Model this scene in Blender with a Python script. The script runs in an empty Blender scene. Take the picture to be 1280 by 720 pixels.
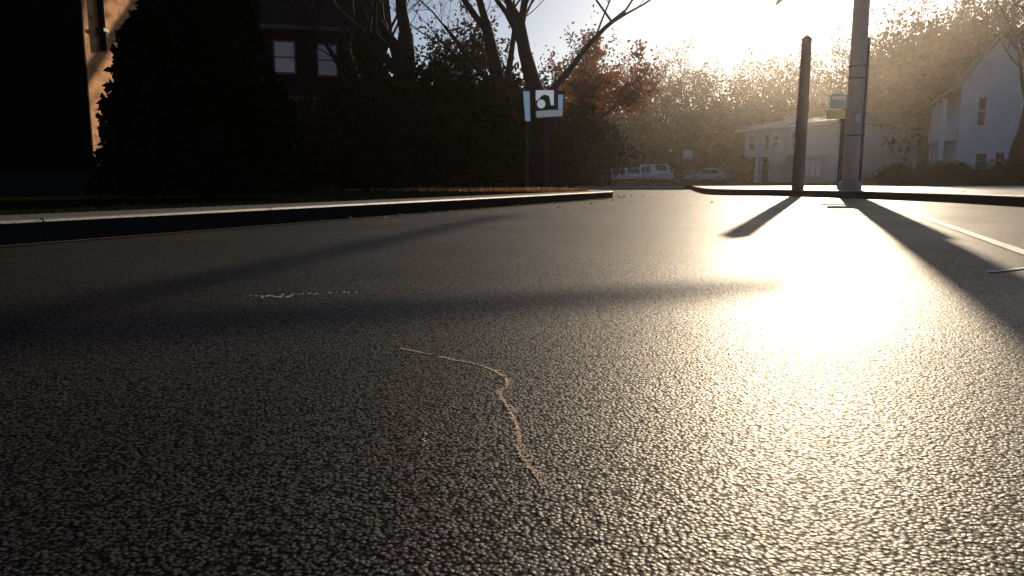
import bpy, math, random
from mathutils import Vector, Matrix
from mathutils import noise as mnoise
R = math.radians
sc = bpy.context.scene
col = sc.collection

# ------------------------------------------------------------------ camera
F = 924.0
CAMZ = 0.35
PITCH = math.atan(135 / F)
cam_d = bpy.data.cameras.new('camera')
cam_d.sensor_width = 36; cam_d.lens = F / 1280 * 36
cam_d.clip_start = 0.02; cam_d.clip_end = 3000
cam = bpy.data.objects.new('camera', cam_d); col.objects.link(cam)
cam.location = (0, 0, CAMZ)
cam.rotation_euler = (math.pi / 2 - PITCH, 0, 0)
sc.camera = cam
cam_d.dof.use_dof = False

def ray(px, py):
    f = Vector((0, math.cos(PITCH), -math.sin(PITCH)))
    u = Vector((0, math.sin(PITCH), math.cos(PITCH)))
    return f * F + u * (360 - py) + Vector((1, 0, 0)) * (px - 640)
def at(px, py, Y):
    d = ray(px, py); return Vector((0, 0, CAMZ)) + d * (Y / d.y)
def gp(px, py, z=0.0):
    d = ray(px, py); return Vector((0, 0, CAMZ)) + d * ((z - CAMZ) / d.z)

sund = ray(1045, -52).normalized()
ELEV = math.asin(sund.z); AZ = math.atan2(sund.x, sund.y)

# ------------------------------------------------------------------ render / world
sc.view_settings.view_transform = 'Standard'
sc.view_settings.look = 'None'
sc.view_settings.exposure = 0.2
sc.view_settings.gamma = 1
sc.view_settings.use_curve_mapping = False
sc.cycles.max_bounces = 5; sc.cycles.diffuse_bounces = 2; sc.cycles.glossy_bounces = 2
sc.cycles.transmission_bounces = 3; sc.cycles.volume_bounces = 0; sc.cycles.transparent_max_bounces = 6
sc.cycles.sample_clamp_direct = 12
sc.cycles.sample_clamp_indirect = 3
w = bpy.data.worlds.new('World'); sc.world = w; w.use_nodes = True
nt = w.node_tree; nt.nodes.clear()
sky = nt.nodes.new('ShaderNodeTexSky'); sky.sky_type = 'NISHITA'; sky.sun_disc = False
sky.sun_elevation = ELEV; sky.sun_rotation = AZ
sky.air_density = 0.85; sky.dust_density = 0.9; sky.ozone_density = 3.0
bg = nt.nodes.new('ShaderNodeBackground'); bg.inputs[1].default_value = 0.065
wo = nt.nodes.new('ShaderNodeOutputWorld')
nt.links.new(sky.outputs[0], bg.inputs[0]); nt.links.new(bg.outputs[0], wo.inputs[0])
sl = bpy.data.lights.new('sun', 'SUN'); sl.energy = 5.0; sl.angle = R(0.4); sl.color = (1.0, 0.79, 0.55)
so = bpy.data.objects.new('sun', sl); col.objects.link(so)
so.rotation_euler = sund.to_track_quat('Z', 'Y').to_euler(); so.location = (0, 0, 30)

# ------------------------------------------------------------------ materials
def nodes(m):
    m.use_nodes = True
    return m.node_tree, m.node_tree.nodes, m.node_tree.links
def pm(name, c, rough=0.7, var=0.25, scale=3.0, metal=0.0, spec=0.5, bump=0.0, bscale=40, trans=0.0, coord='Object'):
    """painted / rough surface with two-scale noise variation"""
    m = bpy.data.materials.new(name); t, n, l = nodes(m)
    p = n['Principled BSDF']; out = n['Material Output']
    tc = n.new('ShaderNodeTexCoord')
    nz = n.new('ShaderNodeTexNoise'); nz.inputs['Scale'].default_value = scale; nz.inputs['Detail'].default_value = 6
    l.new(tc.outputs[coord], nz.inputs['Vector'])
    mx = n.new('ShaderNodeMix'); mx.data_type = 'RGBA'
    mx.inputs[6].default_value = (*[x * (1 - var) for x in c], 1)
    mx.inputs[7].default_value = (*[min(1, x * (1 + var)) for x in c], 1)
    l.new(nz.outputs['Fac'], mx.inputs[0]); l.new(mx.outputs[2], p.inputs['Base Color'])
    p.inputs['Roughness'].default_value = rough; p.inputs['Metallic'].default_value = metal
    p.inputs['Specular IOR Level'].default_value = spec
    if bump:
        n2 = n.new('ShaderNodeTexNoise'); n2.inputs['Scale'].default_value = bscale; n2.inputs['Detail'].default_value = 4
        l.new(tc.outputs[coord], n2.inputs['Vector'])
        b = n.new('ShaderNodeBump'); b.inputs['Strength'].default_value = bump; b.inputs['Distance'].default_value = 0.02
        l.new(n2.outputs['Fac'], b.inputs['Height']); l.new(b.outputs[0], p.inputs['Normal'])
    if trans:
        tr = n.new('ShaderNodeBsdfTranslucent'); l.new(mx.outputs[2], tr.inputs[0])
        ms = n.new('ShaderNodeMixShader'); ms.inputs[0].default_value = trans
        l.new(p.outputs[0], ms.inputs[1]); l.new(tr.outputs[0], ms.inputs[2]); l.new(ms.outputs[0], out.inputs[0])
    return m

def asphalt_mat():
    m = bpy.data.materials.new('asphalt'); t, n, l = nodes(m)
    p = n['Principled BSDF']
    tc = n.new('ShaderNodeTexCoord')
    # slight domain warp so the stones are not regular
    wn = n.new('ShaderNodeTexNoise'); wn.inputs['Scale'].default_value = 60; l.new(tc.outputs['Object'], wn.inputs['Vector'])
    va = n.new('ShaderNodeVectorMath'); va.operation = 'MULTIPLY_ADD'
    va.inputs[1].default_value = (0.006, 0.006, 0.006)
    l.new(wn.outputs['Color'], va.inputs[0]); l.new(tc.outputs['Object'], va.inputs[2])
    vo = n.new('ShaderNodeTexVoronoi'); vo.inputs['Scale'].default_value = 180; vo.feature = 'SMOOTH_F1'
    vo.inputs['Smoothness'].default_value = 0.35
    l.new(va.outputs[0], vo.inputs['Vector'])
    vc = n.new('ShaderNodeTexVoronoi'); vc.inputs['Scale'].default_value = 180; l.new(va.outputs[0], vc.inputs['Vector'])
    n1 = n.new('ShaderNodeTexNoise'); n1.inputs['Scale'].default_value = 60; n1.inputs['Detail'].default_value = 5; n1.inputs['Roughness'].default_value = 0.65
    l.new(tc.outputs['Object'], n1.inputs['Vector'])
    n2 = n.new('ShaderNodeTexNoise'); n2.inputs['Scale'].default_value = 0.8; n2.inputs['Detail'].default_value = 8
    l.new(tc.outputs['Object'], n2.inputs['Vector'])
    # height: stones (inverted distance) + noise pits
    vs = n.new('ShaderNodeTexVoronoi'); vs.inputs['Scale'].default_value = 90; l.new(va.outputs[0], vs.inputs['Vector'])
    h3 = n.new('ShaderNodeMath'); h3.operation = 'MULTIPLY'; h3.inputs[1].default_value = -0.35; l.new(vs.outputs['Distance'], h3.inputs[0])
    h1 = n.new('ShaderNodeMath'); h1.operation = 'MULTIPLY_ADD'; h1.inputs[1].default_value = -1.0
    l.new(vo.outputs['Distance'], h1.inputs[0])
    h2 = n.new('ShaderNodeMath'); h2.operation = 'MULTIPLY'; h2.inputs[1].default_value = 1.3
    l.new(n1.outputs['Fac'], h2.inputs[0]); h4 = n.new('ShaderNodeMath'); l.new(h2.outputs[0], h4.inputs[0]); l.new(h3.outputs[0], h4.inputs[1]); l.new(h4.outputs[0], h1.inputs[2])
    b = n.new('ShaderNodeBump'); b.inputs['Strength'].default_value = 1.0; b.inputs['Distance'].default_value = 0.0012
    l.new(h1.outputs[0], b.inputs['Height'])
    l.new(b.outputs[0], p.inputs['Normal'])
    # colour: stones vary; pits darkened as bitumen and painted self-shadow
    cr = n.new('ShaderNodeValToRGB')
    cr.color_ramp.elements[0].position = 0.0; cr.color_ramp.elements[0].color = (0.012, 0.0115, 0.011, 1)
    cr.color_ramp.elements[1].position = 1.0; cr.color_ramp.elements[1].color = (0.040, 0.036, 0.031, 1)
    sep = n.new('ShaderNodeSeparateColor'); l.new(vc.outputs['Color'], sep.inputs[0])
    l.new(sep.outputs[0], cr.inputs[0])
    mx = n.new('ShaderNodeMix'); mx.data_type = 'RGBA'; mx.blend_type = 'MULTIPLY'; mx.inputs[0].default_value = 0.75
    st = n.new('ShaderNodeMapRange'); st.inputs[1].default_value = 0.35; st.inputs[2].default_value = 0.65; st.inputs[3].default_value = 0.25; st.inputs[4].default_value = 1.0
    l.new(n2.outputs['Fac'], st.inputs[0])
    l.new(cr.outputs[0], mx.inputs[6]); l.new(st.outputs[0], mx.inputs[7])
    l.new(mx.outputs[2], p.inputs['Base Color'])
    mr = n.new('ShaderNodeMapRange'); mr.inputs[1].default_value = 0.3; mr.inputs[2].default_value = 0.7
    mr.inputs[3].default_value = 0.46; mr.inputs[4].default_value = 0.58
    l.new(n2.outputs['Fac'], mr.inputs[0]); l.new(mr.outputs[0], p.inputs['Roughness'])
    pit = n.new('ShaderNodeMapRange'); pit.inputs[1].default_value = 0.38; pit.inputs[2].default_value = 0.62  # pit mask: bitumen plus self-shadow painted into colour and specular
    pit.inputs[3].default_value = 1.0; pit.inputs[4].default_value = 0.0
    l.new(vc.outputs['Distance'], pit.inputs[0])
    gr = n.new('ShaderNodeMapRange'); gr.inputs[1].default_value = 0.36; gr.inputs[2].default_value = 0.54
    l.new(n1.outputs['Fac'], gr.inputs[0])
    pm_ = n.new('ShaderNodeMath'); pm_.operation = 'MULTIPLY'; l.new(pit.outputs[0], pm_.inputs[0]); l.new(gr.outputs[0], pm_.inputs[1])
    spv = n.new('ShaderNodeMapRange'); spv.inputs[3].default_value = 0.02; spv.inputs[4].default_value = 0.52
    l.new(pm_.outputs[0], spv.inputs[0]); l.new(spv.outputs[0], p.inputs['Specular IOR Level'])
    mx2 = n.new('ShaderNodeMix'); mx2.data_type = 'RGBA'; mx2.blend_type = 'MULTIPLY'; mx2.inputs[0].default_value = 0.8
    l.new(mx.outputs[2], mx2.inputs[6]); l.new(pm_.outputs[0], mx2.inputs[7]); l.new(mx2.outputs[2], p.inputs['Base Color'])
    return m

def brick_mat(name, c1, c2, mortar):
    m = bpy.data.materials.new(name); t, n, l = nodes(m); p = n['Principled BSDF']
    tc = n.new('ShaderNodeTexCoord')
    sp = n.new('ShaderNodeSeparateXYZ'); l.new(tc.outputs['Object'], sp.inputs[0])
    ad = n.new('ShaderNodeMath'); ad.operation = 'ADD'; l.new(sp.outputs[0], ad.inputs[0]); l.new(sp.outputs[1], ad.inputs[1])
    cb = n.new('ShaderNodeCombineXYZ'); l.new(ad.outputs[0], cb.inputs[0]); l.new(sp.outputs[2], cb.inputs[1])
    br = n.new('ShaderNodeTexBrick'); br.inputs['Scale'].default_value = 1.0
    br.inputs['Brick Width'].default_value = 0.22; br.inputs['Row Height'].default_value = 0.075; br.inputs['Mortar Size'].default_value = 0.008
    br.inputs['Color1'].default_value = (*c1, 1); br.inputs['Color2'].default_value = (*c2, 1); br.inputs['Mortar'].default_value = (*mortar, 1)
    l.new(cb.outputs[0], br.inputs['Vector'])
    nz = n.new('ShaderNodeTexNoise'); nz.inputs['Scale'].default_value = 5; nz.inputs['Detail'].default_value = 6; l.new(tc.outputs['Object'], nz.inputs['Vector'])
    cr = n.new('ShaderNodeValToRGB'); cr.color_ramp.elements[0].position = 0.36; cr.color_ramp.elements[0].color = (0.45, 0.4, 0.36, 1)
    cr.color_ramp.elements[1].position = 0.5; cr.color_ramp.elements[1].color = (1, 1, 1, 1); l.new(nz.outputs['Fac'], cr.inputs[0])
    mx = n.new('ShaderNodeMix'); mx.data_type = 'RGBA'; mx.blend_type = 'MULTIPLY'; mx.inputs[0].default_value = 0.8
    l.new(br.outputs['Color'], mx.inputs[6]); l.new(cr.outputs[0], mx.inputs[7]); l.new(mx.outputs[2], p.inputs['Base Color'])
    b = n.new('ShaderNodeBump'); b.inputs['Strength'].default_value = 0.5; b.inputs['Distance'].default_value = 0.01
    l.new(br.outputs['Fac'], b.inputs['Height']); b.invert = True; l.new(b.outputs[0], p.inputs['Normal'])
    p.inputs['Roughness'].default_value = 0.9
    return m
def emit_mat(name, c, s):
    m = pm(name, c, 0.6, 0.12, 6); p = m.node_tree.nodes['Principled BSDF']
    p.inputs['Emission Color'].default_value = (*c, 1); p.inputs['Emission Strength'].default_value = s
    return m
def siding_mat(name, c, row=0.16, spec=0.4):
    m = pm(name, c, 0.65, 0.14, 1.2, spec=spec); t, n, l = nodes(m); p = n['Principled BSDF']
    tc = n.new('ShaderNodeTexCoord'); wv = n.new('ShaderNodeTexWave'); wv.bands_direction = 'Z'; wv.wave_profile = 'SAW'
    wv.inputs['Scale'].default_value = 1 / row / 3.14159 / 2 * 3.14159; l.new(tc.outputs['Object'], wv.inputs['Vector'])
    b = n.new('ShaderNodeBump'); b.inputs['Strength'].default_value = 0.6; b.inputs['Distance'].default_value = 0.02
    l.new(wv.outputs['Fac'], b.inputs['Height']); l.new(b.outputs[0], p.inputs['Normal'])
    return m
M = dict(
    asphalt=asphalt_mat(),
    soil=pm('soil', (0.02, 0.017, 0.012), 1.0, 0.5, 2.0, spec=0.0),
    grass=pm('grass', (0.014, 0.016, 0.007), 1.0, 0.5, 30, spec=0.0),
    kerbface=pm('shaded_kerb_face', (0.022, 0.020, 0.019), 1.0, 0.5, 7, spec=0.0),  # near-black colour paints in the unlit kerb face
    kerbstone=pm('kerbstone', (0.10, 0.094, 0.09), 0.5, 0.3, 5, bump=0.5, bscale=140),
    concrete=pm('concrete', (0.38, 0.36, 0.33), 0.45, 0.25, 4, bump=0.4, bscale=120),
    paint=pm('road_paint', (0.62, 0.60, 0.54), 0.55, 0.35, 25, bump=0.5, bscale=150),
    sand=pm('sand_fill', (0.78, 0.56, 0.38), 0.8, 0.4, 60),
    brick=brick_mat('brick', (0.62, 0.26, 0.085), (0.72, 0.33, 0.12), (0.52, 0.32, 0.16)),
    shingle=pm('shingle', (0.014, 0.013, 0.013), 0.95, 0.4, 14, spec=0.1),
    grey_shingle=pm('grey_shingle', (0.16, 0.15, 0.15), 0.75, 0.3, 14),
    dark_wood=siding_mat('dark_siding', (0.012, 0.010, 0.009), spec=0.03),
    dark_trim=pm('dark_trim', (0.06, 0.07, 0.10), 0.6),
    white=siding_mat('white_siding', (0.78, 0.78, 0.80)),
    trim=pm('white_trim', (0.8, 0.8, 0.8), 0.5, 0.06),
    glass=pm('window_glass', (0.02, 0.025, 0.03), 0.12, 0.2, 1, spec=0.22),
    sky_pane=pm('sky_tinted_glass', (0.55, 0.74, 1.0), 0.3, 0.3, 5, spec=1.0),  # pale blue base colour paints in a sky reflection
    bark=pm('bark', (0.030, 0.022, 0.017), 0.95, 0.5, 12, spec=0.15, bump=0.6, bscale=18),
    pole=pm('weathered_pole', (0.20, 0.165, 0.13), 0.85, 0.35, 9, bump=0.4, bscale=40),
    grey_pole=pm('grey_pole', (0.48, 0.44, 0.40), 0.7, 0.3, 6),
    metal=pm('grey_metal', (0.15, 0.15, 0.16), 0.5, 0.2, 6, metal=0.6),
    blackmetal=pm('black_metal', (0.015, 0.015, 0.016), 0.6, 0.3, 8),
    rubber=pm('rubber', (0.012, 0.012, 0.012), 0.8),
    leaf_rust=pm('rust_leaf', (0.22, 0.075, 0.03), 0.7, 0.6, 1.5, trans=0.45, spec=0.2),
    leaf_brown=pm('brown_leaf', (0.065, 0.04, 0.022), 0.8, 0.6, 1.0, trans=0.18, spec=0.05),
    leaf_green=pm('dark_leaf', (0.012, 0.016, 0.008), 1.0, 0.6, 1.5, spec=0.0),
    leaf_olive=pm('olive_leaf', (0.035, 0.036, 0.016), 0.8, 0.6, 1.2, trans=0.18, spec=0.05),
    leaf_litter=pm('fallen_leaf', (0.36, 0.17, 0.06), 0.7, 0.5, 9, trans=0.2, spec=0.2),
    sign_blue=emit_mat('emissive_blue', (0.30, 0.45, 0.62), 0.30),  # sign faces given emission so they read bright
    sign_white=emit_mat('emissive_white', (0.62, 0.68, 0.72), 0.36),
    sign_grey=emit_mat('emissive_grey', (0.40, 0.42, 0.46), 0.26),
    sign_dark=pm('sign_dark', (0.02, 0.022, 0.03), 0.6),
    sign_purple=pm('sign_purple', (0.16, 0.03, 0.12), 0.6),
    sign_teal=pm('sign_teal', (0.30, 0.45, 0.48), 0.5, 0.1),
    sign_yellow=pm('sign_yellow', (0.62, 0.60, 0.25), 0.5, 0.1),
    car_white=pm('white_car_paint', (0.86, 0.87, 0.9), 0.35, 0.03, spec=0.8),
    car_silver=pm('silver_car_paint', (0.75, 0.77, 0.8), 0.35, 0.05, metal=0.0, spec=0.8),
    cable=pm('cable', (0.02, 0.02, 0.02), 0.7),
    red=pm('tail_lamp', (0.35, 0.02, 0.02), 0.3),
)

# ------------------------------------------------------------------ mesh helpers
class MB:
    def __init__(s): s.v = []; s.f = []
    def add(s, vs, fs):
        o = len(s.v); s.v += [tuple(x) for x in vs]; s.f += [tuple(i + o for i in f) for f in fs]
    def box(s, x0, x1, y0, y1, z0, z1):
        s.add([(x0,y0,z0),(x1,y0,z0),(x1,y1,z0),(x0,y1,z0),(x0,y0,z1),(x1,y0,z1),(x1,y1,z1),(x0,y1,z1)],
              [(0,3,2,1),(4,5,6,7),(0,1,5,4),(1,2,6,5),(2,3,7,6),(3,0,4,7)])
    def prism(s, poly, axis, a, b):
        """poly: 2D outline; axis 'y': poly in xz from y=a to b; 'x': poly in yz; 'z': poly in xy"""
        n = len(poly)
        def pt(q, t):
            return {'y': (q[0], t, q[1]), 'x': (t, q[0], q[1]), 'z': (q[0], q[1], t)}[axis]
        s.add([pt(q, a) for q in poly] + [pt(q, b) for q in poly],
              [tuple(range(n)), tuple(range(2*n-1, n-1, -1))] + [(i, i+n, (i+1) % n + n, (i+1) % n) for i in range(n)])
    def tube(s, pts, rs, sides=8, cap=True):
        rings = []
        prev = None
        for i, p in enumerate(pts):
            p = Vector(p)
            d = (Vector(pts[min(i+1, len(pts)-1)]) - Vector(pts[max(i-1, 0)]))
            if d.length < 1e-6: d = Vector((0, 0, 1))
            d.normalize()
            a = prev if prev is not None else (Vector((1, 0, 0)) if abs(d.x) < 0.8 else Vector((0, 1, 0)))
            a = (a - d * a.dot(d)).normalized(); prev = a; b = d.cross(a)
            r = rs[i] if isinstance(rs, (list, tuple)) else rs
            rings.append([p + (a * math.cos(2*math.pi*k/sides) + b * math.sin(2*math.pi*k/sides)) * r for k in range(sides)])
        vs = [q for rg in rings for q in rg]; fs = []
        for i in range(len(rings)-1):
            for k in range(sides):
                fs.append((i*sides+k, i*sides+(k+1) % sides, (i+1)*sides+(k+1) % sides, (i+1)*sides+k))
        if cap:
            fs.append(tuple(range(sides-1, -1, -1))); fs.append(tuple((len(rings)-1)*sides+k for k in range(sides)))
        s.add(vs, fs)
    def leaf(s, p, size, rng, flat=0.0):
        a = Vector((rng.gauss(0, 1), rng.gauss(0, 1), rng.gauss(0, 1) * (1-flat))).normalized()
        b = a.cross(Vector((rng.gauss(0, 1)*(1-flat), rng.gauss(0, 1)*(1-flat), rng.gauss(0, 1)+flat))).normalized()
        a = a * size * rng.uniform(.6, 1.2); b = b * size * rng.uniform(.35, .6)
        s.add([p - a, p - a*.2 + b, p + a, p - a*.1 - b], [(0, 1, 2, 3)])
    def build(s, name, mat, parent=None, smooth=False, loc=(0, 0, 0), kind=None):
        me = bpy.data.meshes.new(name); me.from_pydata(s.v, [], s.f)
        me.materials.append(mat)
        if smooth: me.polygons.foreach_set('use_smooth', [True]*len(me.polygons))
        me.update()
        o = bpy.data.objects.new(name, me); col.objects.link(o)
        o.location = loc
        if parent: o.parent = parent
        if kind: o['kind'] = kind
        return o
def bevel(o, w, seg=2):
    md = o.modifiers.new('bevel', 'BEVEL'); md.width = w; md.segments = seg; md.limit_method = 'ANGLE'
def tag(o, label, cat, group=None):
    o['label'] = label; o['category'] = cat
    if group: o['group'] = group
    return o
def thing(name, label, cat, loc=(0, 0, 0), rz=0, group=None):
    o = bpy.data.objects.new(name, None); col.objects.link(o); o.empty_display_size = 0.2
    o.location = loc; o.rotation_euler = (0, 0, rz)
    return tag(o, label, cat, group)

# ------------------------------------------------------------------ ground, road, kerbs
m = MB(); m.add([(-400,-200,-0.02),(400,-200,-0.02),(400,400,-0.02),(-400,400,-0.02)], [(0,1,2,3)])
m.build('ground', M['soil'], kind='structure')
KH = 0.14
m = MB(); m.add([(-30,-30,0),(40,-30,0),(40,27,0),(-60,27,0),(-60,8,0)], [(0,1,2,3,4)])
m.build('road', M['asphalt'], kind='structure')

# left kerb line, bottom points in world
def smoothline(pts, n=8):
    out = []
    P = [Vector(p) for p in pts]
    P = [P[0]*2-P[1]] + P + [P[-1]*2-P[-2]]
    for i in range(1, len(P)-2):
        for k in range(n):
            t = k/n
            out.append(0.5*((2*P[i]) + (-P[i-1]+P[i+1])*t + (2*P[i-1]-5*P[i]+4*P[i+1]-P[i+2])*t*t + (-P[i-1]+3*P[i]-3*P[i+1]+P[i+2])*t**3))
    out.append(P[-2]); return out
tip0 = gp(742, 250)
kd = Vector((math.sin(AZ+R(1.6)), math.cos(AZ+R(1.6)), 0))
lk = [tip0-kd*s_ for s_ in (9.4, 7, 5, 3, 1.2, 0)]
d0 = (lk[0]-lk[1]).normalized()
lk = [lk[0]+d0*30, lk[0]+d0*12, lk[0]+d0*4] + lk
tip = lk[-1]
lk += [tip+Vector((.5,1.3,0)), tip+Vector((.55,2.6,0)), tip+Vector((.0,4.2,0)), tip+Vector((-1.2,5.8,0)), tip+Vector((-4,8.5,0)), tip+Vector((-9,12,0)), tip+Vector((-50,13,0))]
LK = smoothline(lk)
def offset(line, d):
    out = []
    for i, p in enumerate(line):
        t = line[min(i+1, len(line)-1)] - line[max(i-1, 0)]; t.z = 0; t.normalize()
        out.append(p + Vector((-t.y, t.x, 0))*d)     # to the left of travel
    return out
def strip(mb, a, b):
    vs = list(a)+list(b); n = len(a)
    mb.add(vs, [(i, i+1, n+i+1, n+i) for i in range(n-1)])
def up(line, z): return [Vector((p.x, p.y, z)) for p in line]
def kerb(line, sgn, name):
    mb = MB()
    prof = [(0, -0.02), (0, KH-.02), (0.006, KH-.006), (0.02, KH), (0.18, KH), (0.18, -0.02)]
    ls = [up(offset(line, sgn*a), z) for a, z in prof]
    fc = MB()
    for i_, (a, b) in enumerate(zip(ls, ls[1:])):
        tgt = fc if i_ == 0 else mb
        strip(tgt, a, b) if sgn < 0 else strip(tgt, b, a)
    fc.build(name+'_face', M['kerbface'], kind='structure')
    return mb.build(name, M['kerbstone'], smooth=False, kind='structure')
def joints(line, sgn):
    mb = MB(); acc = 0; nxt = .7
    for i in range(1, len(line)):
        seg = (line[i]-line[i-1]).length
        while acc+seg > nxt and nxt < 60:
            p = line[i-1].lerp(line[i], (nxt-acc)/seg); t = (line[i]-line[i-1]).normalized(); nn = Vector((-t.y, t.x, 0))*sgn
            w_ = t*.005
            a = [p-nn*.0012+Vector((0,0,0.001)), p-nn*.0012+Vector((0,0,KH-.01)), p+nn*.015+Vector((0,0,KH+.0015)), p+nn*.18+Vector((0,0,KH+.0015))]
            for q, r in zip(a, a[1:]): mb.add([q-w_, q+w_, r+w_, r-w_], [(0,1,2,3)])
            nxt += 1.8
        acc += seg
    mb.build('kerb_joint', M['soil'], kind='structure')
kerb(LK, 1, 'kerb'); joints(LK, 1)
# thin concrete gutter lip beside the kerb
mb = MB(); strip(mb, up(offset(LK, -0.05), 0.006), up(offset(LK, -0.002), 0.006)); mb.build('gutter', M['kerbstone'], kind='structure')
# pavement behind the kerb, then verge
mb = MB(); a = offset(LK, 0.185); b = offset(LK, 0.62)
strip(mb, up(a, KH-.004), up(b, KH-.004)); mb.build('pavement', M['kerbstone'], kind='structure')
mb = MB(); b2 = up(offset(LK, 0.62), KH-.012)
poly = b2 + [Vector((-60, -30, KH-.012))]
mb.add(poly, [tuple(range(len(poly)))]); verge = mb.build('verge', M['grass'], kind='structure')

# right pavement and kerb
rk = [gp(x, y) for x, y in ((1280,258.5),(1180,252.5),(1100,249),(1020,246.4),(965,244.6))]
d1 = (rk[0]-rk[1]).normalized()
rk = [rk[0]+d1*25, rk[0]+d1*8] + rk
e = rk[-1]
rk += [e+Vector((-.75,.6,0)), e+Vector((-.95,1.9,0)), e+Vector((-.4,5,0)), e+Vector((.6,10,0))]
RK = smoothline(rk)
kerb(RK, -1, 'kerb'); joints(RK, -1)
mb = MB(); poly = up(offset(RK, -0.185), KH-.004) + [Vector((60, 28, KH-.004)), Vector((60, 5, KH-.004))]
mb.add(poly[::-1], [tuple(range(len(poly)))]); mb.build('pavement', M['concrete'], kind='structure')
# far verge
mb = MB()
mb.box(-120, 6.2, 27.0, 160, -0.02, 0.11)
mb.build('far_verge', M['grass'], kind='structure')
mb = MB(); mb.box(-120, 6.2, 26.82, 27.0, -0.02, 0.125); mb.build('kerb', M['concrete'], kind='structure')
def lawnz(x, y):
    if x < 6.2 or y < 27.5: return .1
    return 0.145 + 0.95*min(1, max(0, (y-29)/15))**1.2*min(1, max(0, (x/y-.43)/.12)) + 0.05*mnoise.noise((x*.3, y*.3, 0))*min(1, max(0, (y-29)/6))
# raised lawn at right, rising away from the pavement
mb = MB(); nx, ny = 30, 16
rows = []
for j in range(ny+1):
    for i in range(nx+1):
        x = 6.2+i*3.5; y = 27.5+j*7
        z = lawnz(x, y)
        rows.append((x, y, z))
mb.add(rows, [(j*(nx+1)+i, j*(nx+1)+i+1, (j+1)*(nx+1)+i+1, (j+1)*(nx+1)+i) for j in range(ny) for i in range(nx)])
mb.build('lawn', M['grass'], smooth=True, kind='structure')

# low wooded bank behind the far trees
mb = MB(); vs = []
nb = 50
for (yy, hh) in ((95, 0), (99, 1.6), (104, 3.0), (112, 3.6), (150, 3.8)):
    for i in range(nb+1):
        x = -110+i*5; vs.append((x, yy-max(0, (40-abs(x-20)))*0.0, hh*(1+.25*mnoise.noise((x*.07, yy*.1, 3)))-.01+.1*(hh == 0)))
mb.add(vs, [(j*(nb+1)+i, j*(nb+1)+i+1, (j+1)*(nb+1)+i+1, (j+1)*(nb+1)+i) for j in range(4) for i in range(nb)])
mb.build('bank', M['grass'], smooth=True, kind='structure')
# unseen rise added behind and beside the viewer to block sky light
mb = MB(); na, nr = 60, 10; vs = []
for j in range(nr+1):
    for i in range(na+1):
        a = R(-212 + 160*i/na)  # from the left round the back to the right
        rr = 13 + j*5; hh = 24*(1-math.cos(min(1, j/4)*math.pi))/2
        hh *= min(1, (na-i)/18)*(.8+.25*mnoise.noise((math.cos(a)*3, math.sin(a)*3, j*.3)))
        vs.append((math.cos(a)*rr*1.6, math.sin(a)*rr-1, hh-.03))
mb.add(vs, [(j*(na+1)+i, j*(na+1)+i+1, (j+1)*(na+1)+i+1, (j+1)*(na+1)+i) for j in range(nr) for i in range(na)])
mb.build('sky_blocker', M['soil'], smooth=True, kind='structure')

# road paint
def painted(name, pts, wdt, z=0.004, mat='paint', rag=0.0, seed=1, n=10):
    rng = random.Random(seed); L = smoothline(pts, n)
    a, b = [], []
    for p, q in zip(offset(L, wdt/2), offset(L, -wdt/2)):
        a.append(Vector((p.x+rng.uniform(-rag, rag), p.y+rng.uniform(-rag, rag), z)))
        b.append(Vector((q.x+rng.uniform(-rag, rag), q.y+rng.uniform(-rag, rag), z)))
    mb = MB(); strip(mb, a, b); return mb.build(name, M[mat], kind='structure')
painted('road_marking', [gp(1085,250), gp(1165,276), gp(1262,310), gp(1400,360)], 0.07, rag=.004)
painted('road_marking', [gp(1236,341), gp(1330,330)], 0.03, rag=.004, seed=5)
# crumbly sand-filled crack
def crumbs(pts, wdt, seed, dens, name, size=0.002, gap=0.0):
    rng = random.Random(seed); L = smoothline(pts, 14); mb = MB()
    wob = 0
    for i in range(len(L)-1):
        s = (L[i+1]-L[i]).length; k = max(1, int(s*dens)); wob = wob*.8 + rng.gauss(0, wdt*.5)
        if rng.random() < gap: continue
        ww = wdt*rng.uniform(.3, 1.2)
        for _ in range(k):
            p = L[i].lerp(L[i+1], rng.random()) + Vector((wob+rng.gauss(0, ww*.5), rng.gauss(0, ww*.5), 0))
            r = size*rng.uniform(.5, 1.4)
            c = [p+Vector((rng.uniform(.6,1.2)*r*math.cos(q), rng.uniform(.6,1.2)*r*math.sin(q), 0)) for q in (0, 1.57, 3.14, 4.71)]
            mb.add([v+Vector((0,0,.0008)) for v in c], [(0,1,2,3)])
    return mb.build(name, M['sand'], loc=(0, 0, 0.0005), kind='structure')
crumbs([gp(x, y) for x, y in ((500,436),(562,449),(600,457),(628,470),(634,482),(626,492),(634,508),(644,528),(649,548),(648,562),(656,578),(668,592),(679,611))], 0.0045, 3, 1700, 'crack', 0.0016, .3)
painted('crack', [gp(x, y) for x, y in ((562,449),(600,457),(628,470),(634,482),(626,492),(634,508),(644,528),(649,548),(648,562),(656,578),(668,592),(679,611))], 0.0030, .0010, 'sand', .0024, 9, 40)
crumbs([gp(x, y) for x, y in ((531,541),(530,552),(532,562))], 0.0015, 4, 500, 'crack', 0.0014, .3)
crumbs([gp(x, y) for x, y in ((324,370),(355,371.5),(380,368),(419,366))], 0.03, 6, 300, 'chalk_mark', 0.005, .25)

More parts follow.
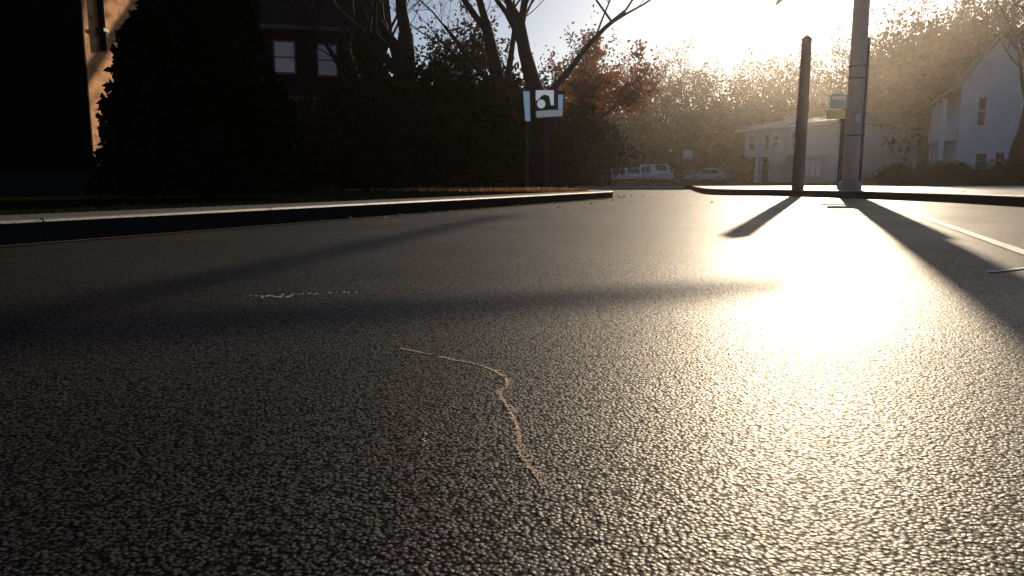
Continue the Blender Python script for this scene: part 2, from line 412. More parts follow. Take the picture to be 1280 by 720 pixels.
# leaf litter and grass tufts on the verge
rng = random.Random(5); mb = MB()
for _ in range(5200):
    s = rng.random()
    i = int(len(LK)*(0.30+0.42*s)); p = offset(LK, 0.62+abs(rng.gauss(0, 1.1)))[i] if False else None
    k = rng.randint(int(len(LK)*.52), int(len(LK)*.80)); q = LK[k]; t = (LK[min(k+1, len(LK)-1)]-LK[k-1]).normalized()
    o = q + Vector((-t.y, t.x, 0))*(0.5+abs(rng.gauss(0, 1.5))) + t*rng.uniform(-.4, .4)
    mb.leaf(Vector((o.x, o.y, KH+rng.uniform(.0, .035))), 0.04, rng, flat=.6)
for _ in range(260):
    k = rng.randint(int(len(LK)*.25), int(len(LK)*.78)); q = LK[k]; t = (LK[min(k+1, len(LK)-1)]-LK[k-1]).normalized()
    dd_ = abs(rng.gauss(0, .16)) if rng.random() < .7 else abs(rng.gauss(0, .9))
    o = q - Vector((-t.y, t.x, 0))*(.02+dd_) + t*rng.uniform(-.5, .5)
    mb.leaf(Vector((o.x, o.y, rng.uniform(.012, .02))), 0.028, rng, flat=.85)
for _ in range(110):
    k = rng.randint(int(len(RK)*.3), int(len(RK)*.8)); q = RK[k]; t = (RK[min(k+1, len(RK)-1)]-RK[k-1]).normalized()
    o = q - Vector((-t.y, t.x, 0))*(rng.uniform(.2, 4)) + t*rng.uniform(-.5, .5)
    mb.leaf(Vector((o.x, o.y, KH+.015)), 0.03, rng, flat=.85)
mb.build('leaf_litter', M['leaf_litter'], kind='stuff')['label'] = 'orange fallen leaves along the verge behind the kerb'
mb = MB()
for _ in range(16000):
    k = rng.randint(8, int(len(LK)*.8)); q = LK[k]; t = (LK[min(k+1, len(LK)-1)]-LK[k-1]).normalized()
    o = q + Vector((-t.y, t.x, 0))*(0.63+abs(rng.gauss(0, 1.6))) + t*rng.uniform(-.5, .5)
    h = rng.uniform(.01, .035); a = rng.uniform(0, 6.28); dx, dy = .004*math.cos(a), .004*math.sin(a)
    mb.add([(o.x-dx, o.y-dy, KH-.012), (o.x+dx, o.y+dy, KH-.012), (o.x+rng.gauss(0,.02), o.y+rng.gauss(0,.02), KH+h)], [(0,1,2)])
mb.build('grass', M['grass'], kind='stuff')['label'] = 'short dark grass on the verge'

# ------------------------------------------------------------------ houses
def window(parent, x0, x1, z0, z1, y, mat='glass', frame='trim', sgn=-1, fw=0.07, bars=1, vbar=False):
    """window in a wall facing -y (sgn -1) at plane y: frame proud 3cm, pane set in"""
    f = MB(); d0, d1 = (y-.04, y+.02)
    f.box(x0-fw, x0, d0, d1, z0-fw, z1+fw); f.box(x1, x1+fw, d0, d1, z0-fw, z1+fw)
    f.box(x0, x1, d0, d1, z1, z1+fw); f.box(x0, x1, d0-.03, d1, z0-fw, z0)
    for b in range(bars):
        zz = z0+(z1-z0)*(b+1)/(bars+1); f.box(x0, x1, d0+.01, d1, zz-.025, zz+.025)
    if vbar: xm = (x0+x1)/2; f.box(xm-.02, xm+.02, d0+.015, d1-.001, z0, z1)
    fo = f.build('window', M[frame], parent)
    g = MB(); g.box(x0, x1, y-.02, y-.005, z0, z1); g.build('pane', M[mat], fo)
    return fo

# near brick building, left
A = at(118, 200, 12.0)
BX = A.x
t = thing('brick_building', 'orange brick building with a sunlit side wall and dark drainpipe, at the far left', 'building', (BX, 12, 0))
m = MB(); m.box(-9, 0, 0, 7, -.02, 6.8); m.build('wall', M['brick'], t)
m = MB(); m.box(-9.03, -.004, -.03, -.002, .51, 6.78); m.build('shaded_facade', M['dark_wood'], t)  # dark skin over the brick, painting in its unlit front
m = MB(); m.prism([(-9.4, 6.8), (.35, 6.8), (.35, 6.95), (-4.5, 9.6), (-9.4, 6.95)], 'y', -.35, 7.35); m.build('roof', M['shingle'], t)
P1 = at(139, 64, 12.42)
m = MB(); m.tube([(0.06, .42, P1.z), (0.06, .42, 6.7)], 0.055, 10); dp = m.build('drainpipe', M['blackmetal'], t, True)
for zz in (P1.z+.3, P1.z+2.2): 
    m = MB(); m.box(0.002, .13, .34, .50, zz, zz+.05); m.build('bracket', M['blackmetal'], dp)
for xx in (-6.8, -3.2):
    for z0 in (1.2, 4.0): window(t, xx, xx+1.1, z0, z0+1.5, -.03, frame='dark_trim')
m = MB(); m.box(-9.02, .03, -.05, 7.03, .0, .5); m.build('plinth', M['blackmetal'], t)

# dark two-storey house
HY = 30.0
t = thing('dark_house', 'dark two-storey house in deep shade with two pale upstairs windows', 'house', (0, 0, 0))
xl, xr = at(150, 200, HY).x, at(482, 200, HY).x
ez = at(400, 44, HY).z
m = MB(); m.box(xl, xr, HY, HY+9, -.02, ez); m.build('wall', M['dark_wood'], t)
m = MB(); m.prism([(HY-.5, ez), (HY+9.5, ez), (HY+9.5, ez+.15), (HY+4.5, ez+4.4), (HY-.5, ez+.15)], 'x', xl-.4, xr+.35); rf = m.build('roof', M['shingle'], t)
m = MB(); m.box(xl+3, xl+3.9, HY+3.5, HY+4.3, ez+2.5, ez+5.6); m.build('chimney', M['brick'], rf)
m = MB(); m.box(xl-.4, xr+.35, HY-.56, HY-.503, ez-.02, ez+.14); m.build('gutter', M['dark_trim'], t)
for (x0, x1, y0, y1) in ((350,371,57,94),(401,421,59,96)):
    a, b = at(x0, y1, HY-.02), at(x1, y0, HY-.02)
    window(t, a.x, b.x, a.z, b.z, HY, 'sky_pane', 'dark_trim')
a = at(355, 126, HY-2.2)
pz = a.z
m = MB(); m.prism([(HY-2.3, pz-.05), (HY-.01, pz+.5), (HY-.01, pz+.62), (HY-2.3, pz+.07)], 'x', xl+1, at(388,126,HY-2).x); pr = m.build('porch_roof', M['shingle'], t)
m = MB(); m.box(xl+1, at(388,126,HY-2).x, HY-2.36, HY-2.303, pz-.06, pz+.07); m.build('fascia', M['dark_trim'], pr)
for px in (250, 318, 382):
    q = at(px, 200, HY-2.1); m = MB(); m.tube([(q.x, HY-2.1, .1), (q.x, HY-2.1, pz-.04)], .08, 8); m.build('porch_post', M['dark_trim'], t)
m = MB(); q = at(300, 200, HY); m.box(q.x-.5, q.x+.5, HY-.06, HY+.01, .3, 2.4); dd = m.build('door', M['dark_trim'], t)
for px in (345, 400): q = at(px, 170, HY); window(t, q.x-.4, q.x+.4, .9, 2.2, HY, 'glass', 'dark_trim')

hr = Matrix.Rotation(R(12), 4, 'Z'); hc = Vector((xr, HY, 0)); t.rotation_euler = (0, 0, R(12)); t.location = hc - hr @ hc

# white house with gable, right
GY = 45.0
t = thing('gabled_house', 'white clapboard gable house with side porch, at the far right', 'house')
zb = 0.9
x0 = at(1201, 200, GY).x; xp = at(1256, 45, GY); x1 = xp.x*2-x0
ze = at(1201, 103, GY).z; zp = xp.z
m = MB(); m.prism([(x0, zb), (x1, zb), (x1, ze), (xp.x, zp), (x0, ze)], 'y', GY, GY+11); m.build('wall', M['white'], t)
m = MB()
dx = (xp.x-x0); sl_ = (zp-ze)/dx; e_ = .45
m.prism([(x0-e_, ze-e_*sl_+.03), (xp.x, zp+.03), (x1+e_, ze-e_*sl_+.03), (x1+e_, ze-e_*sl_+.25), (xp.x, zp+.27), (x0-e_, ze-e_*sl_+.25)], 'y', GY-.4, GY+11.4)
rf = m.build('roof', M['grey_shingle'], t)
for (a0, a1, b0, b1) in ((1225,1236,121,156), (1222,1235,192,210), (1243,1254,191,210), (1290,1302,121,156), (1272,1284,191,210)):
    a, b = at(a0, b1, GY-.02), at(a1, b0, GY-.02); window(t, a.x, b.x, a.z, b.z, GY, 'glass', 'trim')
# porch at its left side
pa, pb = at(1177, 122, GY+1), at(1200, 104, GY+1)
m = MB(); m.prism([(pa.x-.3, pa.z-.02), (x0-.01, pb.z-.1), (x0-.01, pb.z+.1), (pa.x-.3, pa.z+.2)], 'y', GY+.3, GY+7); m.build('porch_roof', M['grey_shingle'], t)
m = MB(); m.box(pa.x-.1, x0-.01, GY+.5, GY+6.8, at(1190,170,GY).z-.2, at(1190,170,GY).z+.7); m.build('balcony_rail', M['white'], t)
m = MB(); m.box(pa.x-.1, x0-.01, GY+.52, GY+6.78, zb-.1, zb+.15); m.build('porch_floor', M['trim'], t)
for yy in (GY+.6, GY+3.5, GY+6.6):
    m = MB(); m.box(pa.x-.02, pa.x+.25, yy-.12, yy+.12, zb+.15, pa.z); m.build('porch_post', M['trim'], t)
m = MB(); m.box(x0-1.3, x0-.3, GY+6.85, GY+6.9, zb+.1, pa.z); m.build('porch_screen', M['blackmetal'], t)

hr = Matrix.Rotation(R(-24), 4, 'Z'); hc = Vector((xp.x, GY, 0)); t.rotation_euler = (0, 0, R(-24)); t.location = hc - hr @ hc

# white house, middle, flat-fronted with overhang
WY = 60.0
t = thing('white_house', 'long low white house with overhanging upper floor behind the poles', 'house')
def W(px, py, Y=WY): return at(px, py, Y)
a = W(928, 196); b = W(1004, 160)
zt1 = W(928, 166).z
gz = .15
# the front wall turns towards the camera to the right, so it is built along a slanted base line
Lx, Rx = W(930, 200, 66).x, W(1046, 200, 56)
import math as _m
Lp = Vector((W(930,200,66).x, 66, 0)); Rp = Vector((W(1046,200,56).x, 56, 0))
ang = math.atan2(Rp.y-Lp.y, Rp.x-Lp.x); ln = (Rp-Lp).length
t.location = (Lp.x, Lp.y, 0); t.rotation_euler = (0, 0, ang)
hz = at(928, 165, 66).z
uz = at(928, 196, 65).z
sx = ln*0.63
m = MB(); m.box(0, sx, -.01, 8, uz, hz); m.box(sx, ln, -.01, 8, gz, hz); m.box(sx*.0+.3, sx, 2.5, 8, gz, uz); m.build('wall', M['white'], t)
m = MB(); m.prism([(-.6, hz), (8.6, hz), (8.6, hz+.18), (4, hz+1.1), (-.6, hz+.22)], 'x', -.5, ln+.5); rf = m.build('roof', M['grey_shingle'], t)
m = MB(); m.box(sx*.62, sx*.62+1.0, .6, 1.4, hz+.3, hz+1.0); m.build('chimney', M['trim'], rf)
m = MB(); m.box(-.5, ln+.5, -.66, -.603, hz-.02, hz+.2); m.build('fascia', M['trim'], t)
m = MB(); m.box(sx*.22, sx*.22+.45, -.005, .45, gz-.05, uz); m.build('porch_post', M['trim'], t)
m = MB(); bx = sx*.68; m.prism([(bx-.95, uz+.5), (bx-.6, uz-.7), (bx+.6, uz-.7), (bx+.95, uz+.5), (bx+.95, hz-.3), (bx-.95, hz-.3)], 'y', -.5, -.012); m.build('bay', M['white'], t)
for xx, w_ in ((sx*.10, .8), (sx*.40, .7), (sx*.88, .7)): window(t, xx, xx+w_, uz+.6, hz-.45, -.01)
window(t, bx-.35, bx+.35, uz+.7, hz-.6, -.5)
m = MB(); m.box(sx+.5, ln-1.1, -.06, -.011, gz+.05, uz-.1); gd = m.build('garage_door', M['grey_pole'], t)
for k in range(3):
    m = MB(); xx = sx+.75+k*(ln-1.6-sx-.5)/3; m.box(xx, xx+.5, -.08, -.062, gz+.5, uz-.5); m.build('panel', M['trim'], gd)

# ------------------------------------------------------------------ poles, signs, cables
def polemesh(mb, h, r0, r1, lean=(0, 0), sides=14):
    n = 10; mb.tube([(lean[0]*i/n, lean[1]*i/n, h*i/n) for i in range(n+1)], [r0+(r1-r0)*i/n for i in range(n+1)], sides)
q = at(1062, 237, 16.3)
t = thing('utility_pole', 'thick grey pole casting a long shadow, right of the bus stop sign', 'pole', (q.x, q.y, KH-.01))
m = MB(); polemesh(m, 9.5, .175, .14); m.build('shaft', M['grey_pole'], t, True)
m = MB(); m.tube([(0,0,0), (0,0,.16), (0,0,.2)], [.24, .24, .19], 16); m.build('base', M['concrete'], t)
for zz, hh in ((1.15, .03), (2.35, .03), (2.6, .03)):
    m = MB(); m.tube([(0,0,zz), (0,0,zz+hh)], .182, 16); m.build('band', M['metal'], t)
m = MB(); m.box(-.05, .05, -.20, -.172, 1.45, 1.62); m.build('tag', M['trim'], t)
m = MB(); m.tube([(.165,-.1,.0), (.165,-.1,3.2)], .03, 6); m.build('conduit', M['metal'], t, True)
m = MB(); m.box(-1.3, 1.3, -.27, -.15, 8.6, 8.74); ca = m.build('crossarm', M['pole'], t)
for xx in (-1.1, -.5, .5, 1.1):
    m = MB(); m.tube([(xx,-.21,8.74),(xx,-.21,8.8),(xx,-.21,8.86),(xx,-.21,8.92)], [.04,.06,.045,.05], 8); m.build('insulator', M['metal'], ca)
UP = Vector((q.x, q.y, 0))
q = at(997, 237, 16.8)
t = thing('wooden_post', 'dark tapered wooden post in front of the long white house', 'post', (q.x, q.y, KH-.01))
m = MB(); polemesh(m, 3.25, .135, .105, (.03, .02)); m.build('shaft', M['pole'], t, True)
m = MB(); m.tube([(.03,.02,3.25),(.03,.02,3.29),(.03,.02,3.36)], [.115,.105,.02], 14); m.build('cap', M['blackmetal'], t)

q = at(1049, 237, 17.2)
t = thing('bus_stop_sign', 'small pale blue and yellow sign plates on a dark post beside the thick pole', 'sign', (q.x, q.y, KH-.01))
a, b = at(1038, 135, 17.1), at(1060, 117, 17.1)
c, d = at(1033, 148, 17.1), at(1058, 137, 17.1)
m = MB(); m.box(-.045, .045, -.04, .04, 0, b.z-KH-.1); m.build('post', M['blackmetal'], t)
m = MB(); m.box(a.x-q.x, b.x-q.x, -.075, -.045, a.z-KH, b.z-KH); o = m.build('sign_plate', M['sign_teal'], t); bevel(o, .012)
m = MB(); m.box(a.x-q.x+.03, b.x-q.x-.03, -.079, -.0755, a.z-KH+.2, b.z-KH-.03); m.build('sign_band', M['trim'], o)
m = MB(); m.box(c.x-q.x, d.x-q.x, -.08, -.05, c.z-KH, d.z-KH); o = m.build('sign_plate', M['sign_yellow'], t); bevel(o, .012); o['label'] = 'yellow lower plate'

# emissive square sign on the left with a narrow companion panel
SY = 19.0
def S(px, py): return at(px, py, SY)
q = S(684, 234)
t = thing('square_sign', 'glowing square sign with a dark curl emblem in front of tree trunks', 'sign', (q.x, SY, KH-.01))
def sp(px, py): v = S(px, py); return (v.x-q.x, v.z-KH+.01)
def spoly(name, pts, y0, y1, mat, par=None):
    m = MB(); m.prism([sp(*p) for p in pts][::-1], 'y', y0, y1); o = m.build(name, M[mat], par or t); return o
spoly('post', ((681,146),(686,146),(686,236),(681,236)), -.02, .06, 'blackmetal')
f_ = spoly('sign_box', ((668,112),(706,114),(704,147),(669,149)), -.10, .05, 'sign_dark')
spoly('sign_face', ((669.5, 113.5), (692, 113.5), (692, 132), (688, 132), (687.0, 124.0), (686.68, 122.39), (685.76, 120.96), (684.33, 119.84), (682.55, 119.17), (680.61, 119.01), (678.7, 119.38), (677.04, 120.24), (675.8, 121.5), (672, 126), (669.5, 126)), -.115, -.102, 'sign_white', f_)
spoly('sign_face', ((681.5, 130.5), (680.8, 133.3), (678.9, 135.35), (676.3, 136.1), (673.7, 135.35), (671.8, 133.3), (671.1, 130.5), (671.8, 127.7), (673.7, 125.65), (676.3, 124.9), (678.9, 125.65), (680.8, 127.7)), -.115, -.102, 'sign_white', f_)
spoly('sign_face', ((670,139.5),(688,138),(703.5,138),(702.5,145.5),(670.5,147.5)), -.115, -.102, 'sign_grey', f_)
spoly('sign_face', ((697.5,119),(703.5,119),(703,137.3),(697.5,137.3)), -.115, -.102, 'sign_blue', f_)
spoly('sign_bar', ((693,114),(696.5,114),(696.5,137),(693,137)), -.118, -.102, 'sign_purple', f_)
q2 = S(658, 234)
t2 = thing('banner_sign', 'narrow upright pale blue panel just left of the square sign', 'sign', (q2.x, SY, KH-.01))
q = q2; t = t2
spoly('post', ((657,150),(661,150),(661,236),(657,236)), 0.0, .05, 'blackmetal', t2)
bx_ = spoly('panel_box', ((653,113),(663,113),(664,153),(656,153)), -.06, -.002, 'sign_dark', t2)
spoly('panel_face', ((653.8,114.5),(661.8,114.5),(662.8,151.5),(656.6,151.5)), -.07, -.062, 'sign_blue', bx_)

# small square road sign far away
q = at(860, 231, 70)
t = thing('road_sign', 'tiny pale square road sign on a post between the parked vehicles', 'sign', (q.x, 70, .1))
a, b = at(853.5, 198, 70), at(866, 188, 70)
m = MB(); m.box(-.04, .04, 0, .06, 0, b.z-.1); m.build('post', M['blackmetal'], t)
m = MB(); m.box(a.x-q.x, b.x-q.x, -.04, -.005, a.z-.1, b.z-.1); m.build('sign_plate', M['trim'], t)

def shadow_cable(label, pts, L, r, seed, end=None):
    """added shadow-casting cable strung so far towards the sun: ground point + sun direction * L"""
    P = [gp(*p)+sund*L for p in pts]; P = smoothline(P, 6)
    P = [P[0]+(P[0]-P[2])*k for k in (60, 20, 5)] + P + [P[-1]+(P[-1]-P[-3]).normalized()*k for k in (5, 15, 62)]
    P[0] = P[3]+(P[0]-P[3]).normalized()*60; P[1] = P[3]+(P[1]-P[3]).normalized()*25; P[2] = P[3]+(P[2]-P[3]).normalized()*8
    if end: P = P[:-3] + [P[-4]+sund*k for k in (1, end*.5, end)]
    m = MB(); m.tube(P, r, 8); o = m.build('shadow_caster_cable', M['cable'], smooth=True)
    tag(o, label, 'cable', 'added shadow cables overhead')

# ------------------------------------------------------------------ vehicles (far, about 80 m)
def car(name, label, x, y, rz, L=4.3, Wd=1.75, H=1.45, mat='car_white', van=False, group='vehicles parked at the far verge'):
    t = thing(name, label, 'van' if van else 'car', (x, y, .11), rz, group)
    if van: prof = [(-L/2,.35),(L/2,.35),(L/2,.95),(L/2-.75,1.1),(L/2-1.35,H),(-L/2+.12,H),(-L/2,1.0)]
    else: prof = [(-L/2,.35),(L/2,.33),(L/2,.68),(L/2-.35,.8),(L/2-1.15,.9),(L/2-1.9,H-.03),(L/2-2.7,H),(-L/2+.9,H-.1),(-L/2+.2,.95),(-L/2,.85)]
    m = MB(); m.prism([(a, b) for a, b in prof], 'y', -Wd/2, Wd/2); o = m.build('body', M[mat], t); bevel(o, .07, 3)
    gz0, gz1 = (1.05, H-.18) if van else (.93, H-.13)
    f1 = L/2-1.5 if van else L/2-1.45
    b1 = -L/2+.35 if van else -L/2+.65
    for s in (-1, 1):
        for (u, v) in ((b1, (b1+f1)/2-.06), ((b1+f1)/2+.06, f1)):
            m = MB(); y0, y1 = sorted((s*(Wd/2-.02), s*(Wd/2+.012)))
            m.prism([(u,gz0),(v,gz0),(v-(.28 if v==f1 else 0),gz1),(u+(.28 if u==b1 else 0),gz1)], 'y', y0, y1); m.build('side_window', M['glass'], t)
        for xx in (-L/2+.8, L/2-.85):
            m = MB(); m.tube([(xx, s*(Wd/2-.2), .33), (xx, s*(Wd/2+.02), .33)], .33, 18); wh = m.build('wheel', M['rubber'], t)
            m = MB(); m.tube([(xx, s*(Wd/2+.021), .33), (xx, s*(Wd/2+.035), .33)], .2, 12); m.build('rim', M['metal'], wh)
        m = MB(); m.box(L/2-.03, L/2+.02, s*.55-.15, s*.55+.15, .58, .72); m.build('headlight', M['trim'], t)
        m = MB(); m.box(-L/2-.02, -L/2+.03, s*.6-.12, s*.6+.12, .7, .88); m.build('tail_light', M['red'], t)
    # rear and front glass
    if van:
        m = MB(); m.box(-L/2-.015, -L/2+.08, -.62, .62, 1.08, H-.22); m.build('rear_window', M['glass'], t)
        xa, za, xb, zb_ = L/2-.75, 1.1, L/2-1.35, H
    else:
        xa, za, xb, zb_ = L/2-1.15, .9, L/2-1.9, H-.03
        m = MB(); p1, p2 = Vector((-L/2+.2,0,.95)), Vector((-L/2+.9,0,H-.1)); nn = Vector((-(p2.z-p1.z),0,p2.x-p1.x)).normalized()*.015
        a, b = p1.lerp(p2,.15)+nn, p1.lerp(p2,.9)+nn
        m.add([a+Vector((0,-.6,0)), a+Vector((0,.6,0)), b+Vector((0,.55,0)), b+Vector((0,-.55,0))], [(0,1,2,3)]); m.build('rear_window', M['glass'], t)
    p1, p2 = Vector((xa,0,za)), Vector((xb,0,zb_)); nn = Vector((abs(p2.z-p1.z),0,abs(p1.x-p2.x))).normalized()*.015
    a, b = p1.lerp(p2,.08)+nn, p1.lerp(p2,.9)+nn
    m = MB(); m.add([a+Vector((0,-.68,0)), a+Vector((0,.68,0)), b+Vector((0,.6,0)), b+Vector((0,-.6,0))], [(0,1,2,3)]); m.build('windscreen', M['glass'], t)
    return t
c = at(880, 228, 80); car('parked_car', 'pale car parked side-on, nearest the long white house', c.x, 80, R(180), 4.2, 1.75, 1.5)
c = at(820, 228, 78); car('parked_van', 'white boxy van parked at an angle, left of the side-on car', c.x, 78, R(-74), 4.3, 1.8, 1.85, van=True)
c = at(791, 228, 80); car('parked_car', 'pale car seen end-on, just left of the white van', c.x, 80, R(-94), 4.2, 1.8, 1.55, 'car_silver')
c = at(773, 229, 86); car('parked_car', 'pale car leftmost in the row of parked vehicles', c.x, 86, R(-98), 4.2, 1.75, 1.5, 'car_white')

# ------------------------------------------------------------------ trees
def grow(mb, p, d, r, L, lvl, mx, rng, tips, spread=.75, upb=.12, nch=(3, 5), sides=8):
    n = 5 if lvl < 2 else 3
    pts = [p.copy()]; rs = [r]; q = p.copy(); dd = d.copy()
    for i in range(n):
        dd = (dd + Vector((rng.gauss(0,.13), rng.gauss(0,.13), rng.gauss(0,.08)+upb*.5))).normalized()
        q = q + dd*(L/n); pts.append(q.copy()); rs.append(r*(1-.55*(i+1)/n) if lvl < mx else r*(1-.8*(i+1)/n))
    mb.tube(pts, rs, max(3, sides-lvl*2), cap=lvl == 0)
    if lvl >= mx:
        tips.append((pts[1], pts[-1])); return
    k = rng.randint(*nch)
    for c in range(k):
        f = 1.0 if c == 0 else rng.uniform(.35 if lvl else .45, 1.0)
        i = min(n-1, int(f*n)); s = pts[i].lerp(pts[min(n, i+1)], f*n-i) if i < n else pts[-1]
        a = rng.uniform(0, 6.283); side = Vector((math.cos(a), math.sin(a), rng.uniform(-.05, .5))).normalized()
        nd = (dd*(1-(spread*(.45 if c == 0 else 1))*.75) + side*spread*(.4 if c == 0 else 1)).normalized()
        grow(mb, s, nd, max(rs[-1]*rng.uniform(.6,.85), r*.28), L*rng.uniform(.55,.85), lvl+1, mx, rng, tips, spread, upb, nch, sides)
def tree(name, label, pos, h, r, leafmat, nleaf, lsize, seed, mx=4, spread=.75, trunkL=.36, group=None, nch=(3,5), lean=(0,0), bark='bark', cat='tree'):
    rng = random.Random(seed)
    t = thing(name, label, cat, pos, 0, group)
    mb = MB(); tips = []
    # root flare
    mb.tube([(0,0,-.1),(0,0,.15),(0,0,.5)], [r*1.5, r*1.25, r*1.02], 10, cap=False)
    grow(mb, Vector((0,0,.4)), Vector((lean[0], lean[1], 1)).normalized(), r, h*trunkL, 0, mx, rng, tips, spread, nch=nch, sides=10)
    zmax = max(v[2] for v in mb.v); k = h/zmax
    mb.v = [(x*k**.5, y*k**.5, z*k) for x, y, z in mb.v]
    mb.build('trunk', M[bark], t, True)
    if nleaf:
        lf = MB(); sg = lsize*1.6
        live = [tp for tp in tips if rng.random() < .72]
        for _ in range(nleaf):
            a, b = rng.choice(live); p = a.lerp(b, rng.random()); p = Vector((p.x*k**.5, p.y*k**.5, p.z*k))
            lf.leaf(p+Vector((rng.gauss(0,sg), rng.gauss(0,sg), rng.gauss(0,sg))), lsize, rng)
        lf.build('crown', M[leafmat], t)
    return t
def bush(name, label, pos, rx, ry, rz_, leafmat, n, ls, seed, group=None, cone=False, cat='shrub', stems=True):
    rng = random.Random(seed); t = thing(name, label, cat, pos, 0, group)
    mb = MB(); off = Vector((seed*1.7, seed*.3, 0))
    for _ in range(n):
        a = rng.uniform(0, 6.283); 
        if cone:
            zz = (1-math.sqrt(rng.random()))*.98; rad = (1-zz)*(.9+.3*mnoise.noise(Vector((math.cos(a)*2, math.sin(a)*2, zz*6))+off))
            rr = rad*(rng.random()**.35); p = Vector((math.cos(a)*rr*rx, math.sin(a)*rr*ry, zz*rz_+.1))
        else:
            el = math.acos(rng.uniform(-1, 1)); u = Vector((math.sin(el)*math.cos(a), math.sin(el)*math.sin(a), math.cos(el)))
            rr = (rng.random()**.4)*(.82+.5*mnoise.noise(u*2.2+off)+.22*mnoise.noise(u*6+off))
            p = Vector((u.x*rx*rr, u.y*ry*rr, rz_*.42+u.z*rz_*.58*rr))
        if p.z < 0: p.z = rng.random()*.2
        mb.leaf(p, ls, rng)
    mb.build('foliage', M[leafmat], t)
    if stems:
        st = MB()
        for k in range(7):
            a = rng.uniform(0, 6.28); f = .5
            st.tube([(0,0,-.05), (math.cos(a)*rx*.15, math.sin(a)*ry*.15, rz_*.3), (math.cos(a)*rx*f, math.sin(a)*ry*f, rz_*.7)] if not cone else [(0,0,-.05),(0,0,rz_*.5),(math.cos(a)*rx*.1,math.sin(a)*ry*.1,rz_*.9)], [.05,.035,.012], 5)
        st.build('stem', M['bark'], t)
    return t

def gx(px, Y): return at(px, 225, Y).x
V = KH-.02
# big evergreen hiding the right part of the brick wall
q = at(258, 225, 8.8)
bush('evergreen', 'tall black-green conical evergreen in front of the brick building', (q.x, 8.8, V), 1.27, 1.25, 4.6, 'leaf_green', 30000, .08, 11, cone=True, cat='tree')
# street trees left of centre
tree('oak_tree', 'massive bare tree with a dark many-limbed trunk beside the dark house', (gx(503, 25), 25, V), 15.5, .48, 'leaf_rust', 500, .07, 21, mx=5, spread=.6, trunkL=.22, nch=(4,5))
tree('oak_tree', 'slimmer bare tree leaning left behind the square sign', (gx(655, 25), 25, V), 15, .30, 'leaf_rust', 1500, .08, 34, mx=5, spread=.6, trunkL=.24, nch=(4,5), lean=(-.12, 0))
tree('oak_tree', 'bare tree with a straight trunk and rusty leaves, just right behind the square sign', (gx(690, 23), 23, V), 15, .33, 'leaf_rust', 2500, .08, 29, mx=5, spread=.66, trunkL=.28, nch=(4,5))
tree('oak_tree', 'thin dark tree standing left of the massive bare trunk', (gx(470, 28), 28, V), 13, .22, 'leaf_brown', 1800, .09, 37, mx=5, spread=.6, trunkL=.3, nch=(4,4))
tree('maple_tree', 'low tree full of rusty red leaves right of the square sign', (gx(742, 33), 33, V), 6.6, .2, 'leaf_rust', 5200, .11, 41, mx=4, spread=.9, trunkL=.25)
tree('maple_tree', 'rusty leaved tree behind the shrubs left of the square sign', (gx(598, 32), 32, V), 7.0, .2, 'leaf_brown', 4200, .11, 43, mx=4, spread=.85, trunkL=.25)
# shrubs below
g = 'dark shrubs below the street trees'
for i, (px, Y, rx, rz_, lab) in enumerate((
    (445, 19, 1.5, 2.7, 'dark shrub in front of the dark house, leftmost of the shrub row'),
    (545, 24, 2.2, 4.5, 'tall dark shrub just right of the massive bare trunk'),
    (590, 20, 1.5, 3.0, 'dark rounded shrub midway between the massive trunk and the square sign'),
    (632, 27, 2.2, 4.6, 'tall dark shrub just left of the narrow blue panel'),
    (675, 21.5, 1.4, 2.0, 'low dark shrub directly below the square sign'),
    (720, 30, 2.4, 3.4, 'dark shrub right of the square sign, rightmost of the shrub row'),
    (395, 25, 2.6, 3.2, 'wide dark shrub below the two pale upstairs windows'),
    (495, 26, 2.4, 5.2, 'dark shrub behind the massive bare trunk'))):
    bush('shrub', lab, (gx(px, Y), Y, V if Y < 26 else .1), rx, rx*.9, rz_, 'leaf_green' if i != 1 else 'leaf_green', 7500, .11, 60+i, g)

# background belt beyond the vehicles
g = 'trees of the far belt'
belt = [
 (700, 60, 13.0, 'leaf_olive', 'far belt tree just right of the rusty low tree, its leftmost one'),
 (738, 92, 16.5, 'leaf_brown', 'brownish far tree above the leftmost parked car'),
 (775, 96, 18.0, 'leaf_olive', 'olive far tree above the end-on pale car'),
 (808, 90, 17.5, 'leaf_rust', 'reddish far tree above the white van'),
 (846, 98, 19.5, 'leaf_brown', 'brown far tree left of the small square road sign'),
 (880, 92, 16.5, 'leaf_olive', 'far tree directly above the side-on pale car'),
 (915, 96, 17.0, 'leaf_brown', 'hazy far tree left of the long white house'),
 (950, 88, 17.5, 'leaf_brown', 'hazy far tree behind the left end of the long white house'),
 (985, 92, 18.5, 'leaf_olive', 'hazy far tree behind the tapered wooden post'),
 (1022, 88, 18.0, 'leaf_brown', 'hazy far tree between the wooden post and the thick pole'),
 (1058, 84, 18.5, 'leaf_brown', 'hazy far tree behind the thick grey pole'),
 (1095, 74, 13.5, 'leaf_brown', 'hazy tall tree just right of the thick grey pole'),
 (1130, 66, 15.0, 'leaf_brown', 'tall brown tree midway between thick pole and gabled house'),
 (1165, 62, 19.0, 'leaf_brown', 'tall brown tree beside the porch of the gabled house'),
 (1205, 66, 20.0, 'leaf_brown', 'tall tree rising behind the left roof slope of the gabled house'),
 (1265, 70, 21.0, 'leaf_brown', 'tall tree rising behind the gable peak'),
]
for i, (px, Y, h, lm, lab) in enumerate(belt):
    tree('bare_tree', lab, (gx(px, Y), Y, lawnz(gx(px, Y), Y)-.05), h, .26, lm, 3200, .16, 100+i, mx=4, spread=.85, trunkL=.28, group=g, nch=(4,6))
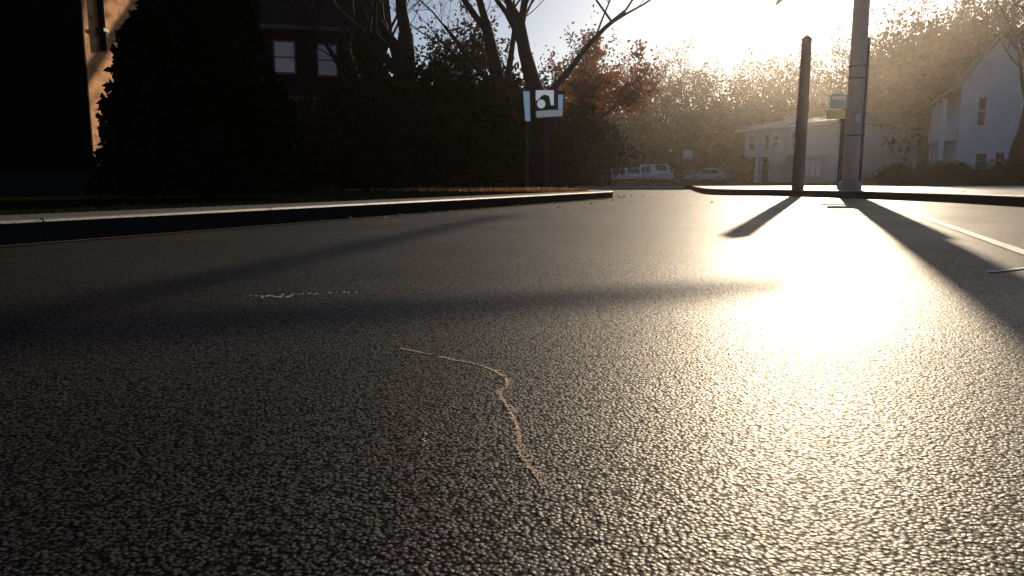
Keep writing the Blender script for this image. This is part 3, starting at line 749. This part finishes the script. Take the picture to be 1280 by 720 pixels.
# underwood of the belt: individually placed dark thickets
g = 'dark thickets of the far belt'
for i, (px, Y, rx, h, lab) in enumerate((
    (400, 50, 7, 9.0, 'dark thicket behind the dark house, at its street side'),
    (470, 45, 5, 7.0, 'dark thicket behind the thin dark tree'),
    (540, 44, 5, 6.5, 'dark thicket behind the massive bare trunk'),
    (605, 46, 5, 6.5, 'dark thicket behind the rusty tree left of the square sign'),
    (655, 50, 5, 7.0, 'dark thicket behind the narrow blue panel'),
    (700, 70, 6, 8.0, 'dark thicket just right behind the square sign'),
    (765, 93, 7, 9.5, 'dark thicket behind the leftmost parked cars'),
    (830, 94, 7, 10.5, 'dark thicket behind the white van'),
    (895, 94, 7, 11.0, 'dark thicket behind the side-on pale car'),
    (955, 92, 7, 11.5, 'dark thicket behind the left half of the long white house'),
    (1020, 90, 7, 11.5, 'dark thicket behind the right half of the long white house'),
    (1075, 72, 5.5, 9.5, 'dark thicket right of the long white house'),
    (1125, 60, 5, 12.5, 'dark thicket midway between the thick pole and the gabled house'),
    (1215, 66, 7, 15.5, 'tall dark thicket rising behind the gabled house'),
    (1165, 60, 5, 13, 'dark thicket beside the porch of the gabled house'))):
    bush('thicket', lab, (gx(px, Y), Y, lawnz(gx(px, Y), Y)-.05), rx, rx*.6, h*(1.15 if 740 < px < 1050 else 1), 'leaf_green' if i % 2 else 'leaf_brown', 9000, .30, 200+i, g)
# tree in front of the gabled house
tree('yard_tree', 'forked bare tree standing in front of the white gable', (gx(1268, 33), 33, .4), 11, .36, 'leaf_brown', 300, .08, 77, mx=5, spread=.6, trunkL=.38, nch=(2,4))
# hedge row in front of the lawn, right
g = 'low hedges along the right pavement'
for i, (pa_, pb_, Y, h) in enumerate(((1095, 1150, 30, .75), (1155, 1215, 29.5, .85), (1220, 1330, 29, .9))):
    x0_, x1_ = gx(pa_, Y), gx(pb_, Y)
    bush('hedge', ['low dark hedge nearest the thick pole', 'low dark hedge before the porch of the gabled house', 'low dark hedge before the white gable'][i],
         ((x0_+x1_)/2, Y, KH), (x1_-x0_)/2*1.25, .7, h*1.25, 'leaf_green', 6000, .06, 300+i, g, cat='hedge')

# overhead cables added, mostly out of view, to cast streaks across the road
shadow_cable('black cable added high above the junction to cast a road shadow, spanning left to right', [(40,418),(985,356)], 23, .05, 1, end=30)
shadow_cable('black cable added overhead to cast a road shadow, running away beside the road', [(60,392),(625,270)], 40, .075, 2, end=45)

# ------------------------------------------------------------------ haze
m = MB(); m.box(-405, 405, -205, 405, -1.1, 27)
hz_ = m.build('haze', bpy.data.materials.new('haze'), kind='stuff')
hm = hz_.data.materials[0]; t_, n_, l_ = nodes(hm)
n_.remove(n_['Principled BSDF'])
pv = n_.new('ShaderNodeVolumePrincipled'); pv.inputs['Density'].default_value = 0.00055
pv.inputs['Color'].default_value = (1.0, 0.92, 0.84, 1); pv.inputs['Anisotropy'].default_value = 0.92
l_.new(pv.outputs[0], n_['Material Output'].inputs['Volume'])
